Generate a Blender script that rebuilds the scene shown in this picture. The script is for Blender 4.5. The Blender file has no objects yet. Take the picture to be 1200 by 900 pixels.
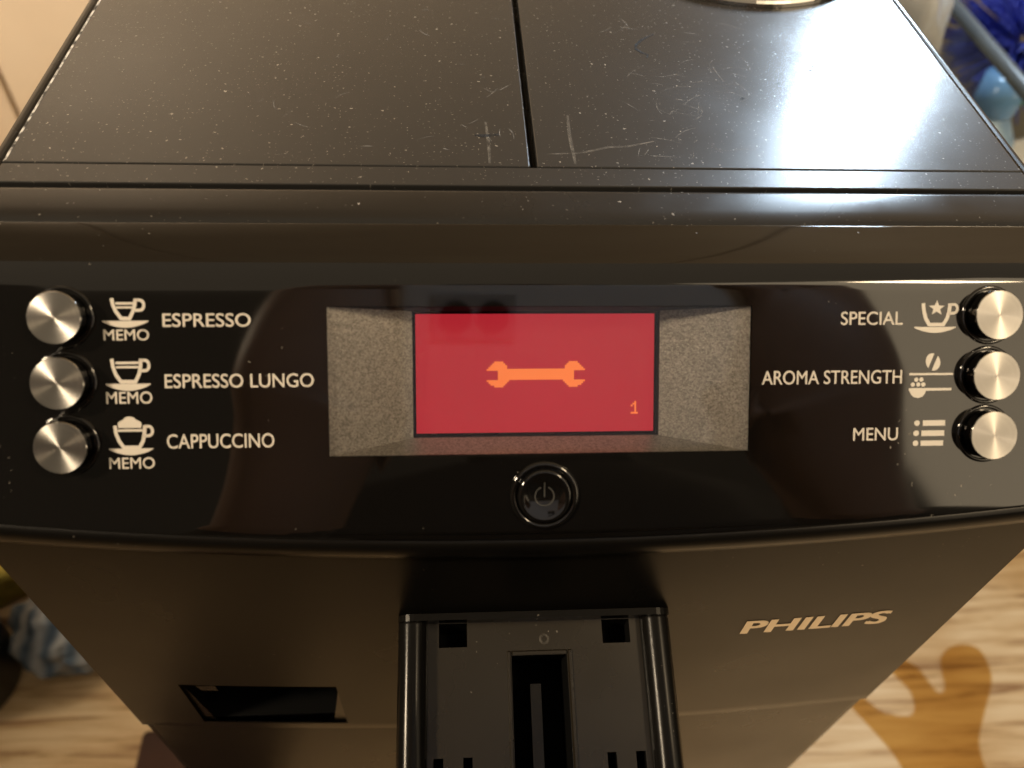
import bpy, bmesh, math, random
from mathutils import Vector, Matrix, noise
random.seed(7)
scene = bpy.context.scene
COL = scene.collection
H = 0.335                       # height of the machine's lid above the counter

# ------------------------------------------------------------------ camera
cam_d = bpy.data.cameras.new('camera'); cam = bpy.data.objects.new('camera', cam_d); COL.objects.link(cam)
CR = Vector((0.997635, -0.050592, 0.046524)); CD = Vector((-0.008465, -0.762184, -0.647305)); CF = Vector((0.068208, 0.645381, -0.76081))
m = Matrix((CR, -CD, -CF)).transposed().to_4x4(); m.translation = Vector((-0.015909, -0.138715, 0.096478 + H))
cam.matrix_world = m
cam_d.sensor_width = 36; cam_d.lens = 36 * 959.81 / 1200; cam_d.clip_start = 0.005; cam_d.clip_end = 50
cam_d.dof.use_dof = True; cam_d.dof.focus_distance = 0.175; cam_d.dof.aperture_fstop = 28.8 / 2.1
scene.camera = cam

# ------------------------------------------------------------------ light
w = bpy.data.worlds.new('World'); scene.world = w; w.use_nodes = True
bg = w.node_tree.nodes['Background']; bg.inputs[0].default_value = (1.0, 0.80, 0.56, 1); bg.inputs[1].default_value = 0.07

def area(name, loc, target, sx, sy, power, color, spread=math.pi):
    d = bpy.data.lights.new(name, 'AREA'); d.shape = 'RECTANGLE'; d.size = sx; d.size_y = sy
    d.energy = power; d.color = color; d.spread = spread
    o = bpy.data.objects.new(name, d); COL.objects.link(o); o.location = loc
    o.rotation_euler = (Vector(target) - Vector(loc)).to_track_quat('-Z', 'Y').to_euler()
    return o
area('cool_window_lamp', (0.272, 0.385, H + 0.182), (0.19, -0.30, H + 0.05), 0.050, 0.13, 2.6, (0.66, 0.83, 1.0))
area('warm_bulb_lamp', (0.88, -0.48, H + 1.25), (0.05, 0.0, H), 0.22, 0.22, 9, (1.0, 0.76, 0.47))
area('lit_wall_panel', (1.78, -1.17, H + 1.40), (0.10, 0.0, H + 0.25), 1.7, 2.5, 28, (1.0, 0.79, 0.52))  # glowing panel added in place of the lit room wall, for tan reflections
area('warm_ceiling_fill', (0.2, -0.45, H + 2.0), (0.2, -0.449, 0), 3.2, 2.9, 8.5, (1.0, 0.80, 0.55))  # broad panel added overhead for soft fill and panel reflections, not a fixture
area('left_wall_fill', (-0.50, -0.10, H + 0.55), (-0.25, 0.40, H - 0.03), 0.2, 0.2, 1.7, (1.0, 0.84, 0.65), math.radians(60))  # unseen light added to brighten the wall, beam narrowed to spare the counter
area('small_left_bulb', (-0.95, -0.30, H + 0.78), (-0.08, -0.03, H), 0.14, 0.14, 0.7, (1.0, 0.80, 0.55), math.radians(36))

scene.view_settings.view_transform = 'Standard'; scene.view_settings.look = 'None'
scene.view_settings.exposure = 0.0; scene.view_settings.gamma = 1.0
scene.render.engine = 'CYCLES'

# ------------------------------------------------------------------ materials
def mat(name): 
    k = bpy.data.materials.new(name); k.use_nodes = True
    return k, k.node_tree.nodes, k.node_tree.links, k.node_tree.nodes['Principled BSDF']
def setp(b, col=None, rough=None, metal=None, ior=None, spec=None):
    if col: b.inputs['Base Color'].default_value = (*col, 1)
    if rough is not None: b.inputs['Roughness'].default_value = rough
    if metal is not None: b.inputs['Metallic'].default_value = metal
    if ior: b.inputs['IOR'].default_value = ior
    if spec is not None: b.inputs['Specular IOR Level'].default_value = spec
def plain(name, col, rough=0.5, metal=0, **k):
    mm, n, l, b = mat(name); setp(b, col, rough, metal, **k)
    t = n.new('ShaderNodeTexCoord'); nz = n.new('ShaderNodeTexNoise'); nz.inputs['Scale'].default_value = 60; nz.inputs['Detail'].default_value = 4
    l.new(t.outputs['Object'], nz.inputs['Vector'])
    r = n.new('ShaderNodeMapRange'); r.inputs[3].default_value = max(0, rough - 0.06); r.inputs[4].default_value = min(1, rough + 0.08)
    l.new(nz.outputs['Fac'], r.inputs[0]); l.new(r.outputs[0], b.inputs['Roughness'])
    return mm
def math_n(n, l, op, a, b=None):
    x = n.new('ShaderNodeMath'); x.operation = op
    for i, v in enumerate((a, b)):
        if v is None: continue
        if isinstance(v, (int, float)): x.inputs[i].default_value = v
        else: l.new(v, x.inputs[i])
    return x.outputs[0]

def black_plastic(name, col, rough, dust=0.5, grain=0.0, smudge=0.05, scale=260, ior=1.5, upright=False, coat=0.0, dustcol=(0.42, 0.38, 0.32)):
    """black moulded plastic with settled dust specks, hairline wear and finger smears"""
    mm, n, l, b = mat(name); setp(b, col, rough, ior=ior)
    t = n.new('ShaderNodeTexCoord'); co = t.outputs['Object']
    if upright:
        mp = n.new('ShaderNodeMapping'); mp.inputs['Rotation'].default_value = (math.pi / 2, 0, 0); l.new(co, mp.inputs[0]); co = mp.outputs[0]
    big = n.new('ShaderNodeTexNoise'); big.inputs['Scale'].default_value = 28; big.inputs['Detail'].default_value = 5
    l.new(co, big.inputs['Vector'])
    r = n.new('ShaderNodeMapRange'); r.inputs[1].default_value = 0.3; r.inputs[2].default_value = 0.75
    r.inputs[3].default_value = max(0.02, rough - smudge); r.inputs[4].default_value = rough + smudge
    l.new(big.outputs['Fac'], r.inputs[0])
    # specks: small discs round scattered voronoi points, only some points kept, thicker in patches
    wob = n.new('ShaderNodeTexNoise'); wob.inputs['Scale'].default_value = 1800; l.new(co, wob.inputs['Vector'])
    add = n.new('ShaderNodeMixRGB'); add.blend_type = 'ADD'; add.inputs[0].default_value = 0.0011; l.new(co, add.inputs[1]); l.new(wob.outputs['Color'], add.inputs[2])
    patch = n.new('ShaderNodeTexNoise'); patch.inputs['Scale'].default_value = 48; patch.inputs['Detail'].default_value = 3; l.new(co, patch.inputs['Vector'])
    def specks(sc, top, rmax, amount):
        v = n.new('ShaderNodeTexVoronoi'); v.voronoi_dimensions = '2D'; v.inputs['Scale'].default_value = sc
        l.new(add.outputs[0], v.inputs['Vector'])
        sep = n.new('ShaderNodeSeparateColor'); l.new(v.outputs['Color'], sep.inputs[0])
        keep = math_n(n, l, 'GREATER_THAN', math_n(n, l, 'ADD', sep.outputs[0], math_n(n, l, 'MULTIPLY', patch.outputs['Fac'], 1.2)), top)
        rad = math_n(n, l, 'MULTIPLY', sep.outputs[1], rmax)
        hit = math_n(n, l, 'LESS_THAN', v.outputs['Distance'], rad)
        return math_n(n, l, 'MULTIPLY', math_n(n, l, 'MULTIPLY', keep, hit), math_n(n, l, 'ADD', math_n(n, l, 'MULTIPLY', sep.outputs[2], amount), 0.12))
    mask = math_n(n, l, 'MAXIMUM', specks(scale, 1.76 - 0.45 * dust, 0.075, 0.6), specks(scale * 2.7, 1.70 - 0.45 * dust, 0.10, 0.35))
    mix = n.new('ShaderNodeMixRGB'); l.new(mask, mix.inputs[0]); mix.inputs[1].default_value = (*col, 1); mix.inputs[2].default_value = (*dustcol, 1)
    l.new(mix.outputs[0], b.inputs['Base Color'])
    rr = n.new('ShaderNodeMix'); l.new(mask, rr.inputs[0]); l.new(r.outputs[0], rr.inputs[2]); rr.inputs[3].default_value = 0.9
    l.new(rr.outputs[0], b.inputs['Roughness'])
    if coat:
        b.inputs['Coat Weight'].default_value = coat; b.inputs['Coat Roughness'].default_value = 0.48
    if grain:
        g = n.new('ShaderNodeTexNoise'); g.inputs['Scale'].default_value = 4200; g.inputs['Detail'].default_value = 2; l.new(co, g.inputs['Vector'])
        bp = n.new('ShaderNodeBump'); bp.inputs['Strength'].default_value = grain; bp.inputs['Distance'].default_value = 0.00015
        l.new(g.outputs['Fac'], bp.inputs['Height']); l.new(bp.outputs[0], b.inputs['Normal'])
    return mm

M_LID = black_plastic('lid_satin_black', (0.020, 0.0195, 0.019), 0.22, dust=1.22, grain=0.14, smudge=0.05, scale=330, coat=0.22)
M_BAND = black_plastic('band_satin_black', (0.012, 0.011, 0.010), 0.24, dust=0.5, grain=0.03, smudge=0.08, scale=300)
M_GLOSS = black_plastic('panel_gloss_black', (0.0035, 0.003, 0.0026), 0.055, dust=0.18, smudge=0.03, scale=260, ior=1.65)
M_FRONT = black_plastic('front_satin_black', (0.0045, 0.004, 0.0035), 0.30, dust=0.15, grain=0.05, smudge=0.04, scale=220, ior=1.29, upright=True)
M_SPOUT = black_plastic('spout_black', (0.015, 0.0115, 0.007), 0.30, dust=0.3, smudge=0.10, scale=260)
M_RAIL = black_plastic('rail_black', (0.005, 0.0045, 0.004), 0.24, dust=0.4, smudge=0.10, scale=260, ior=1.24)
M_SHELL = black_plastic('shell_black', (0.010, 0.009, 0.008), 0.28, dust=0.3, smudge=0.05, scale=220)
M_DARK = plain('recess_black', (0.0015, 0.0015, 0.0015), 0.8, spec=0.1)
M_PRINT = plain('print_grey', (0.60, 0.56, 0.50), 0.12, ior=1.6)
M_PRINT_DIM = plain('print_dim', (0.035, 0.034, 0.032), 0.5)
M_LOGO = plain('logo_silver', (0.85, 0.78, 0.66), 0.32, 0.85)
M_CHROME = plain('chrome', (0.62, 0.60, 0.57), 0.10, 1)
M_DKCHROME = plain('dark_chrome', (0.10, 0.095, 0.09), 0.14, 1)

def worn_edge():
    mm, n, l, b = mat('worn_edge'); t = n.new('ShaderNodeTexCoord'); nz = n.new('ShaderNodeTexNoise'); nz.inputs['Scale'].default_value = 420; nz.inputs['Detail'].default_value = 5
    l.new(t.outputs['Object'], nz.inputs['Vector']); cr = n.new('ShaderNodeValToRGB'); l.new(nz.outputs['Fac'], cr.inputs[0])
    cr.color_ramp.elements[0].position = 0.42; cr.color_ramp.elements[0].color = (0.03, 0.028, 0.025, 1); cr.color_ramp.elements[1].position = 0.56; cr.color_ramp.elements[1].color = (0.60, 0.57, 0.52, 1)
    l.new(cr.outputs[0], b.inputs['Base Color']); setp(b, rough=0.6); return mm
M_WORN = worn_edge()

def brushed():
    mm, n, l, b = mat('spun_steel'); setp(b, (0.46, 0.44, 0.41), 0.30, 1)
    b.inputs['Anisotropic'].default_value = 0.88
    tg = n.new('ShaderNodeTangent'); tg.direction_type = 'RADIAL'; tg.axis = 'Z'; l.new(tg.outputs[0], b.inputs['Tangent']); b.inputs['Anisotropic Rotation'].default_value = 0.25
    t = n.new('ShaderNodeTexCoord'); vm = n.new('ShaderNodeVectorMath'); vm.operation = 'LENGTH'; l.new(t.outputs['Object'], vm.inputs[0])
    wv = n.new('ShaderNodeTexNoise'); wv.noise_dimensions = '1D'; wv.inputs['Scale'].default_value = 5200; wv.inputs['Detail'].default_value = 2
    l.new(vm.outputs['Value'], wv.inputs['W'])
    r = n.new('ShaderNodeMapRange'); r.inputs[3].default_value = 0.26; r.inputs[4].default_value = 0.40; l.new(wv.outputs['Fac'], r.inputs[0]); l.new(r.outputs[0], b.inputs['Roughness'])
    return mm
M_SPUN = brushed()

def flake():
    mm, n, l, b = mat('silver_flake_paint'); t = n.new('ShaderNodeTexCoord'); v = n.new('ShaderNodeTexVoronoi'); v.inputs['Scale'].default_value = 3800
    l.new(t.outputs['Object'], v.inputs['Vector']); r = n.new('ShaderNodeMapRange'); r.inputs[3].default_value = 0.13; r.inputs[4].default_value = 0.30
    sp = n.new('ShaderNodeSeparateColor'); l.new(v.outputs['Color'], sp.inputs[0]); l.new(sp.outputs[0], r.inputs[0])
    c = n.new('ShaderNodeCombineColor')
    l.new(r.outputs[0], c.inputs[0]); l.new(math_n(n, l, 'MULTIPLY', r.outputs[0], 0.94), c.inputs[1]); l.new(math_n(n, l, 'MULTIPLY', r.outputs[0], 0.84), c.inputs[2])
    l.new(c.outputs[0], b.inputs['Base Color']); setp(b, rough=0.36, metal=0.6)
    bp = n.new('ShaderNodeBump'); bp.inputs['Strength'].default_value = 0.25; bp.inputs['Distance'].default_value = 0.0003; l.new(sp.outputs[1], bp.inputs['Height']); l.new(bp.outputs[0], b.inputs['Normal'])
    return mm
M_FLAKE = flake()

def emit(name, col, s):
    mm, n, l, b = mat(name); setp(b, (0.02, 0.005, 0.005), 0.3); b.inputs['Emission Color'].default_value = (*col, 1); b.inputs['Emission Strength'].default_value = s
    t = n.new('ShaderNodeTexCoord'); nz = n.new('ShaderNodeTexNoise'); nz.inputs['Scale'].default_value = 45; l.new(t.outputs['Object'], nz.inputs['Vector'])
    r = n.new('ShaderNodeMapRange'); r.inputs[3].default_value = 0.9 * s; r.inputs[4].default_value = 1.1 * s; l.new(nz.outputs['Fac'], r.inputs[0]); l.new(r.outputs[0], b.inputs['Emission Strength'])
    return mm
M_SCREEN = emit('screen_red', (0.46, 0.014, 0.026), 1.0)
M_PIXEL = emit('screen_orange', (1.0, 0.21, 0.045), 1.05)

def clear_cover(name='clear_cover', tint=(1, 1, 1), rough=0.04, ior=1.5):
    mm, n, l, b = mat(name); n.remove(b); out = n['Material Output']
    tr = n.new('ShaderNodeBsdfTransparent'); tr.inputs[0].default_value = (*tint, 1); gl = n.new('ShaderNodeBsdfGlossy'); gl.inputs['Roughness'].default_value = rough
    lw = n.new('ShaderNodeLayerWeight'); mx = n.new('ShaderNodeMixShader'); f0 = ((ior - 1) / (ior + 1)) ** 2
    fr = n.new('ShaderNodeMath'); fr.operation = 'MULTIPLY_ADD'; l.new(math_n(n, l, 'POWER', lw.outputs['Facing'], 5.0), fr.inputs[0]); fr.inputs[1].default_value = 1 - f0; fr.inputs[2].default_value = f0
    l.new(fr.outputs[0], mx.inputs[0]); l.new(tr.outputs[0], mx.inputs[1]); l.new(gl.outputs[0], mx.inputs[2]); l.new(mx.outputs[0], out.inputs[0])
    return mm
M_COVER = clear_cover('display_cover', (0.93, 0.92, 0.91), 0.045, 1.72)
M_BAG = clear_cover('clear_plastic', (0.86, 0.88, 0.87), 0.12, 1.6)
_n, _l = M_BAG.node_tree.nodes, M_BAG.node_tree.links
_d = _n.new('ShaderNodeBsdfDiffuse'); _d.inputs[0].default_value = (0.72, 0.73, 0.72, 1); _m = _n.new('ShaderNodeMixShader'); _m.inputs[0].default_value = 0.38
_l.new(_n['Mix Shader'].outputs[0], _m.inputs[1]); _l.new(_d.outputs[0], _m.inputs[2]); _l.new(_m.outputs[0], _n['Material Output'].inputs[0])

def scratch_mat(name, col, alpha):
    mm, n, l, b = mat(name); out = n['Material Output']; setp(b, col, 0.7)
    tr = n.new('ShaderNodeBsdfTransparent'); mx = n.new('ShaderNodeMixShader'); t = n.new('ShaderNodeTexCoord'); nz = n.new('ShaderNodeTexNoise'); nz.inputs['Scale'].default_value = 700
    l.new(t.outputs['Object'], nz.inputs['Vector']); r = n.new('ShaderNodeMapRange'); r.inputs[1].default_value = 0.3; r.inputs[2].default_value = 0.7; r.inputs[3].default_value = 0; r.inputs[4].default_value = alpha
    l.new(nz.outputs['Fac'], r.inputs[0]); l.new(r.outputs[0], mx.inputs[0]); l.new(tr.outputs[0], mx.inputs[1]); l.new(b.outputs[0], mx.inputs[2]); l.new(mx.outputs[0], out.inputs[0])
    return mm
M_SCR = scratch_mat('hairline_scratch', (0.48, 0.48, 0.48), 0.5)
M_SMEAR = scratch_mat('dried_smear', (0.30, 0.28, 0.25), 0.35)
M_MARK = scratch_mat('dark_mark', (0.004, 0.004, 0.004), 1.2)

def wood():
    mm, n, l, b = mat('oak_counter'); t = n.new('ShaderNodeTexCoord')
    mp = n.new('ShaderNodeMapping'); mp.inputs['Scale'].default_value = (7, 95, 7); mp.inputs['Rotation'].default_value = (0, 0, math.radians(4)); l.new(t.outputs['Object'], mp.inputs[0])
    nz = n.new('ShaderNodeTexNoise'); nz.inputs['Scale'].default_value = 1.6; nz.inputs['Detail'].default_value = 9; nz.inputs['Roughness'].default_value = 0.62; nz.inputs['Distortion'].default_value = 0.6
    l.new(mp.outputs[0], nz.inputs['Vector']); cr = n.new('ShaderNodeValToRGB'); l.new(nz.outputs['Fac'], cr.inputs[0])
    e = cr.color_ramp.elements; e[0].position = 0.34; e[0].color = (0.26, 0.13, 0.055, 1); e[1].position = 0.62; e[1].color = (0.76, 0.58, 0.36, 1); x = e.new(0.47); x.color = (0.62, 0.43, 0.23, 1)
    l.new(cr.outputs[0], b.inputs['Base Color']); setp(b, rough=0.42)
    r = n.new('ShaderNodeMapRange'); r.inputs[3].default_value = 0.30; r.inputs[4].default_value = 0.55; l.new(nz.outputs['Fac'], r.inputs[0]); l.new(r.outputs[0], b.inputs['Roughness'])
    bp = n.new('ShaderNodeBump'); bp.inputs['Strength'].default_value = 0.35; bp.inputs['Distance'].default_value = 0.001; l.new(nz.outputs['Fac'], bp.inputs['Height']); l.new(bp.outputs[0], b.inputs['Normal'])
    return mm
M_WOOD = wood()
def noisy(name, c1, c2, scale, rough, detail=4, bump=0.0):
    mm, n, l, b = mat(name); t = n.new('ShaderNodeTexCoord'); nz = n.new('ShaderNodeTexNoise'); nz.inputs['Scale'].default_value = scale; nz.inputs['Detail'].default_value = detail
    l.new(t.outputs['Object'], nz.inputs['Vector']); cr = n.new('ShaderNodeValToRGB'); l.new(nz.outputs['Fac'], cr.inputs[0])
    cr.color_ramp.elements[0].position = 0.35; cr.color_ramp.elements[0].color = (*c1, 1); cr.color_ramp.elements[1].position = 0.65; cr.color_ramp.elements[1].color = (*c2, 1)
    l.new(cr.outputs[0], b.inputs['Base Color']); setp(b, rough=rough)
    if bump:
        bp = n.new('ShaderNodeBump'); bp.inputs['Strength'].default_value = bump; bp.inputs['Distance'].default_value = 0.002; l.new(nz.outputs['Fac'], bp.inputs['Height']); l.new(bp.outputs[0], b.inputs['Normal'])
    return mm
M_TILE = noisy('beige_tile', (0.55, 0.44, 0.32), (0.61, 0.50, 0.37), 9, 0.45)
M_GROUT = noisy('grout', (0.10, 0.08, 0.05), (0.14, 0.11, 0.07), 120, 0.9)

# ------------------------------------------------------------------ helpers
def obj(name, bm_or_me, mats, parent=None, loc=(0, 0, 0), smooth=False, kind=None, label=None, cat=None, group=None):
    if isinstance(bm_or_me, bmesh.types.BMesh):
        me = bpy.data.meshes.new(name); bmesh.ops.recalc_face_normals(bm_or_me, faces=bm_or_me.faces[:]) if kind != 'asis' else None
        bm_or_me.to_mesh(me); bm_or_me.free()
    else: me = bm_or_me
    if not isinstance(mats, (list, tuple)): mats = [mats]
    if not me.materials:
        for k in mats: me.materials.append(k)
    if smooth:
        for p in me.polygons: p.use_smooth = True
    o = bpy.data.objects.new(name, me); COL.objects.link(o); o.location = loc
    if parent: o.parent = parent
    if kind and kind != 'asis': o['kind'] = kind
    if label: o['label'] = label
    if cat: o['category'] = cat
    if group: o['group'] = group
    return o
def box(bm, x0, x1, y0, y1, z0, z1, bev=0.0, seg=2, mi=0):
    r = bmesh.ops.create_cube(bm, size=1.0); vs = r['verts']
    for v in vs: v.co = Vector(((x0 + x1) / 2 + v.co.x * (x1 - x0), (y0 + y1) / 2 + v.co.y * (y1 - y0), (z0 + z1) / 2 + v.co.z * (z1 - z0)))
    fs = {f for v in vs for f in v.link_faces}
    for f in fs: f.material_index = mi
    if bev:
        es = list({e for v in vs for e in v.link_edges}); bmesh.ops.bevel(bm, geom=es, offset=bev, segments=seg, profile=0.5, affect='EDGES')
def lathe(bm, prof, seg=64, mi=None, closed_top=True):
    """prof: list of (r, z), r=0 ends collapse"""
    rings = []
    for r, z in prof:
        rings.append([bm.verts.new((0, 0, z))] if r == 0 else [bm.verts.new((r * math.cos(2 * math.pi * i / seg), r * math.sin(2 * math.pi * i / seg), z)) for i in range(seg)])
    for k in range(len(rings) - 1):
        a, b = rings[k], rings[k + 1]
        for i in range(seg):
            j = (i + 1) % seg
            q = [a[0] if len(a) == 1 else a[i], b[0] if len(b) == 1 else b[i], b[0] if len(b) == 1 else b[j], a[0] if len(a) == 1 else a[j]]
            q2 = []
            for v in q:
                if v not in q2: q2.append(v)
            f = bm.faces.new(q2)
            if mi: f.material_index = mi[k]
def tube(bm, pts, r, seg=8):
    rings = []
    for i, p in enumerate(pts):
        p = Vector(p); d = (Vector(pts[min(i + 1, len(pts) - 1)]) - Vector(pts[max(i - 1, 0)])).normalized()
        a = d.orthogonal().normalized() if abs(d.z) > 0.9 else d.cross(Vector((0, 0, 1))).normalized(); b = d.cross(a)
        rr = r[i] if isinstance(r, (list, tuple)) else r
        rings.append([bm.verts.new(p + rr * (a * math.cos(2 * math.pi * k / seg) + b * math.sin(2 * math.pi * k / seg))) for k in range(seg)])
    for a, b in zip(rings, rings[1:]):
        for k in range(seg): bm.faces.new((a[k], b[k], b[(k + 1) % seg], a[(k + 1) % seg]))
    bm.faces.new(rings[0]); bm.faces.new(rings[-1][::-1])
def empty(name, loc, label, cat):
    o = bpy.data.objects.new(name, None); COL.objects.link(o); o.location = loc; o.empty_display_size = 0.02; o['label'] = label; o['category'] = cat; return o

# ------------------------------------------------------------------ setting
bm = bmesh.new(); box(bm, -1.1, 1.1, -0.24, 0.42, -0.04, 0, 0.003)
obj('counter', bm, M_WOOD, kind='structure')
bm = bmesh.new(); box(bm, -1.1, 1.1, 0.408, 0.50, 0.0005, 1.0)
wall = obj('wall', bm, M_GROUT, kind='structure')
tw, th, gap = 0.60, 0.60, 0.0035
bm = bmesh.new(); box(bm, 0, tw - gap, 0.3985, 0.412, 0.0015, th - gap, 0.0012)
tile_me = None
for ix in range(-2, 2):
    for iz in range(2):
        x0 = -0.324 + ix * tw + gap / 2
        if x0 + tw < -1.1 or x0 > 1.1: continue
        if tile_me is None: t0 = obj('tile', bm, M_TILE, wall, (x0, 0, iz * th)); tile_me = t0.data
        else: obj('tile', tile_me, M_TILE, wall, (x0, 0, min(iz * th, 0.42) if iz == 0 else iz * th))

# ------------------------------------------------------------------ coffee machine
W2 = 0.1025
mach = empty('coffee_machine', (0, 0.13, 0), 'black automatic coffee machine with red lit display and round steel buttons', 'coffee machine')
ML = (0, -0.13, H)               # parts carry machine coordinates: x across, y back, z measured from the lid surface
def part(name, bm, mats, parent=mach, **k):
    return obj(name, bm, mats, parent, ML if parent is mach else (0, 0, 0), **k)

# shell: the wide body behind the front
bm = bmesh.new()
prof = [(-0.050, -H), (0.335, -H), (0.335, -0.0075), (-0.004, -0.0075), (-0.0065, -0.012), (-0.040, -0.041), (-0.050, -0.046)]
pa = [bm.verts.new((-0.1045, y, z)) for y, z in prof]; pb = [bm.verts.new((0.1045, y, z)) for y, z in prof]
for i in range(len(prof)): j = (i + 1) % len(prof); bm.faces.new((pa[i], pa[j], pb[j], pb[i]))
bm.faces.new(pa); bm.faces.new(pb[::-1])
bmesh.ops.bevel(bm, geom=bm.edges[:], offset=0.0015, segments=2, profile=0.5, affect='EDGES')
part('body_shell', bm, M_SHELL, smooth=False)

# lid panels
def lid_panel(x0, x1, worn):
    bm = bmesh.new(); box(bm, x0, x1, 0.00012, 0.33, -0.006, 0, 0)
    es = [e for e in bm.edges if all(abs(v.co.z) < 1e-6 for v in e.verts)]
    r = bmesh.ops.bevel(bm, geom=es, offset=0.0003, segments=2, profile=0.6, affect='EDGES')
    for f in bm.faces:
        c = f.calc_center_median()
        if worn and abs(c.x - worn) < 0.0004 and c.z > -0.002: f.material_index = 1
    return bm
lidL = part('lid', lid_panel(-W2, -0.0007, -W2), [M_LID, M_WORN])
lidR = part('lid', lid_panel(0.0007, W2, None), [M_LID, M_WORN])
bm = bmesh.new(); box(bm, -W2, W2, -0.0061, -0.00003, -0.006, -0.00006, 0.00025, 2)
part('lid_front_rim', bm, M_LID)
# rims of the shell running along the lid's edges
for s in (-1, 1):
    bm = bmesh.new(); box(bm, *sorted((s * (W2 + 0.0009), s * (W2 + 0.0034))), -0.004, 0.334, -0.008, -0.0008, 0.0011, 3)
    part('side_rim', bm, M_SHELL)
bm = bmesh.new(); box(bm, -0.10235, -0.10190, 0.0008, 0.329, -0.0002, 0.00004); obj('worn_edge', bm, M_WORN, lidL)
# bean hopper knob
bm = bmesh.new(); lathe(bm, [(0.0365, 0), (0.0365, 0.0010), (0.0360, 0.0016), (0.0345, 0.0016), (0.0340, 0.0010), (0.0335, 0.0004), (0, 0.0004)], 96, [0, 0, 0, 0, 1, 1])
hop = obj('hopper_cover', bm, [M_CHROME, M_LID], mach, (0.0655, 0.108 - 0.13, H + 0.0001), smooth=False)

# wear on the lid: hairlines, two dried drips and a dark curl
def ribbon(bm, pts, wid, z):
    n = len(pts); L = []
    for i, p in enumerate(pts):
        p = Vector((*p, 0)); d = Vector((*pts[min(i + 1, n - 1)], 0)) - Vector((*pts[max(i - 1, 0)], 0)); d.normalize(); q = Vector((-d.y, d.x, 0))
        ww = wid * (0.35 + 0.65 * math.sin(math.pi * (i + 0.5) / n))
        L.append((bm.verts.new((p.x + q.x * ww / 2, p.y + q.y * ww / 2, z)), bm.verts.new((p.x - q.x * ww / 2, p.y - q.y * ww / 2, z))))
    for a, b in zip(L, L[1:]): bm.faces.new((a[0], b[0], b[1], a[1]))
def scratches(x0, x1, y0, y1, num, z, lmin, lmax, wid):
    bm = bmesh.new()
    for _ in range(num):
        x, y = random.uniform(x0, x1), random.uniform(y0, y1); a = random.uniform(0, math.pi); L = random.uniform(lmin, lmax); k = random.uniform(-1, 1) * 1.2
        pts = []
        for i in range(7):
            pts.append((x, y)); x += math.cos(a) * L / 6; y += math.sin(a) * L / 6; a += k / 6
        if all(x0 < p[0] < x1 and y0 < p[1] < y1 for p in pts): ribbon(bm, pts, wid * random.uniform(0.5, 1.3), z)
    return bm
obj('scratch_marks', scratches(0.02, 0.095, 0.003, 0.07, 130, 0.00004, 0.001, 0.008, 0.00015), M_SCR, lidR, kind='stuff')
obj('scratch_marks', scratches(-0.06, -0.003, 0.003, 0.07, 34, 0.00004, 0.001, 0.005, 0.00017), M_SCR, lidL, kind='stuff')
bm = bmesh.new(); ribbon(bm, [(-0.0088, 0.0012), (-0.0088, 0.008), (-0.0092, 0.016)], 0.0007, 0.00005); obj('dried_streak', bm, M_SMEAR, lidL)
bm = bmesh.new(); ribbon(bm, [(0.0085, 0.0012), (0.0084, 0.006), (0.0083, 0.012), (0.0086, 0.019)], 0.0008, 0.00005); obj('dried_streak', bm, M_SMEAR, lidR)
bm = bmesh.new(); ribbon(bm, [(0.003, 0.0045), (0.010, 0.0050), (0.016, 0.0072), (0.020, 0.0075), (0.026, 0.0095)], 0.0007, 0.000055); obj('dried_streak', bm, M_SMEAR, lidR)
bm = bmesh.new(); ribbon(bm, [(-0.0115, 0.0110), (-0.010, 0.0108), (-0.008, 0.0112), (-0.0065, 0.0113)], 0.0010, 0.00006); obj('dark_scuff', bm, M_MARK, lidL)
bm = bmesh.new(); ribbon(bm, [(0.0335, 0.056), (0.0315, 0.0545), (0.0300, 0.053), (0.0283, 0.0505), (0.0280, 0.0485), (0.0290, 0.0470), (0.0305, 0.0458), (0.0300, 0.0445)], 0.0007, 0.00006); obj('dark_scuff', bm, M_MARK, lidR)
bm = bmesh.new()
for x, y in ((0.0686, 0.0400), (0.0593, 0.0338), (0.0490, 0.0270), (0.0698, 0.042)):
    v = [bm.verts.new((x + 0.0006 * random.uniform(.6, 1.1) * math.cos(a), y + 0.0005 * random.uniform(.6, 1.1) * math.sin(a), 0.00006)) for a in [i * math.pi / 4 for i in range(8)]]; bm.faces.new(v)
obj('crumbs', bm, M_MARK, lidR, kind='stuff')

# console: band, gloss panel and lip, lofted across with the bow of the front
SQ = math.sqrt(0.5)
ORG = Vector((0, -0.0284, 0)); PN = Vector((0, -SQ, SQ)); PT = Vector((0, -SQ, -SQ))
def S(u, v, off=0.0):            # control panel surface, u across, v down the slope (metres)
    b = 0.0003 * (1 - (u / W2) ** 2)
    return ORG + Vector((u, 0, 0)) + PT * v + PN * (b + off)
def front_y(x): return -0.0597 - 0.0038 * (1 - (x / W2) ** 2)
def vbot(u): return (-ORG.y - front_y(u)) / SQ * 1.0 if False else ((-front_y(u)) + 0.0006 - 0.0284) / SQ
def loft(rows_fn, us, mats_idx=None, skip=None):
    bm = bmesh.new(); G = [[bm.verts.new(p) for p in rows_fn(u)] for u in us]
    for i in range(len(us) - 1):
        for j in range(len(G[0]) - 1):
            if skip and skip(i, j): continue
            bm.faces.new((G[i][j], G[i][j + 1], G[i + 1][j + 1], G[i + 1][j]))
    return bm
def lin(a, b, n): return [a + (b - a) * i / n for i in range(n + 1)]
HU0, HU1, HV0, HV1 = -0.0385, 0.0378, 0.0079, 0.0345        # display window
us = sorted({round(x, 6) for x in lin(-W2, HU0, 20) + lin(HU0, HU1, 24) + lin(HU1, W2, 20)})
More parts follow.
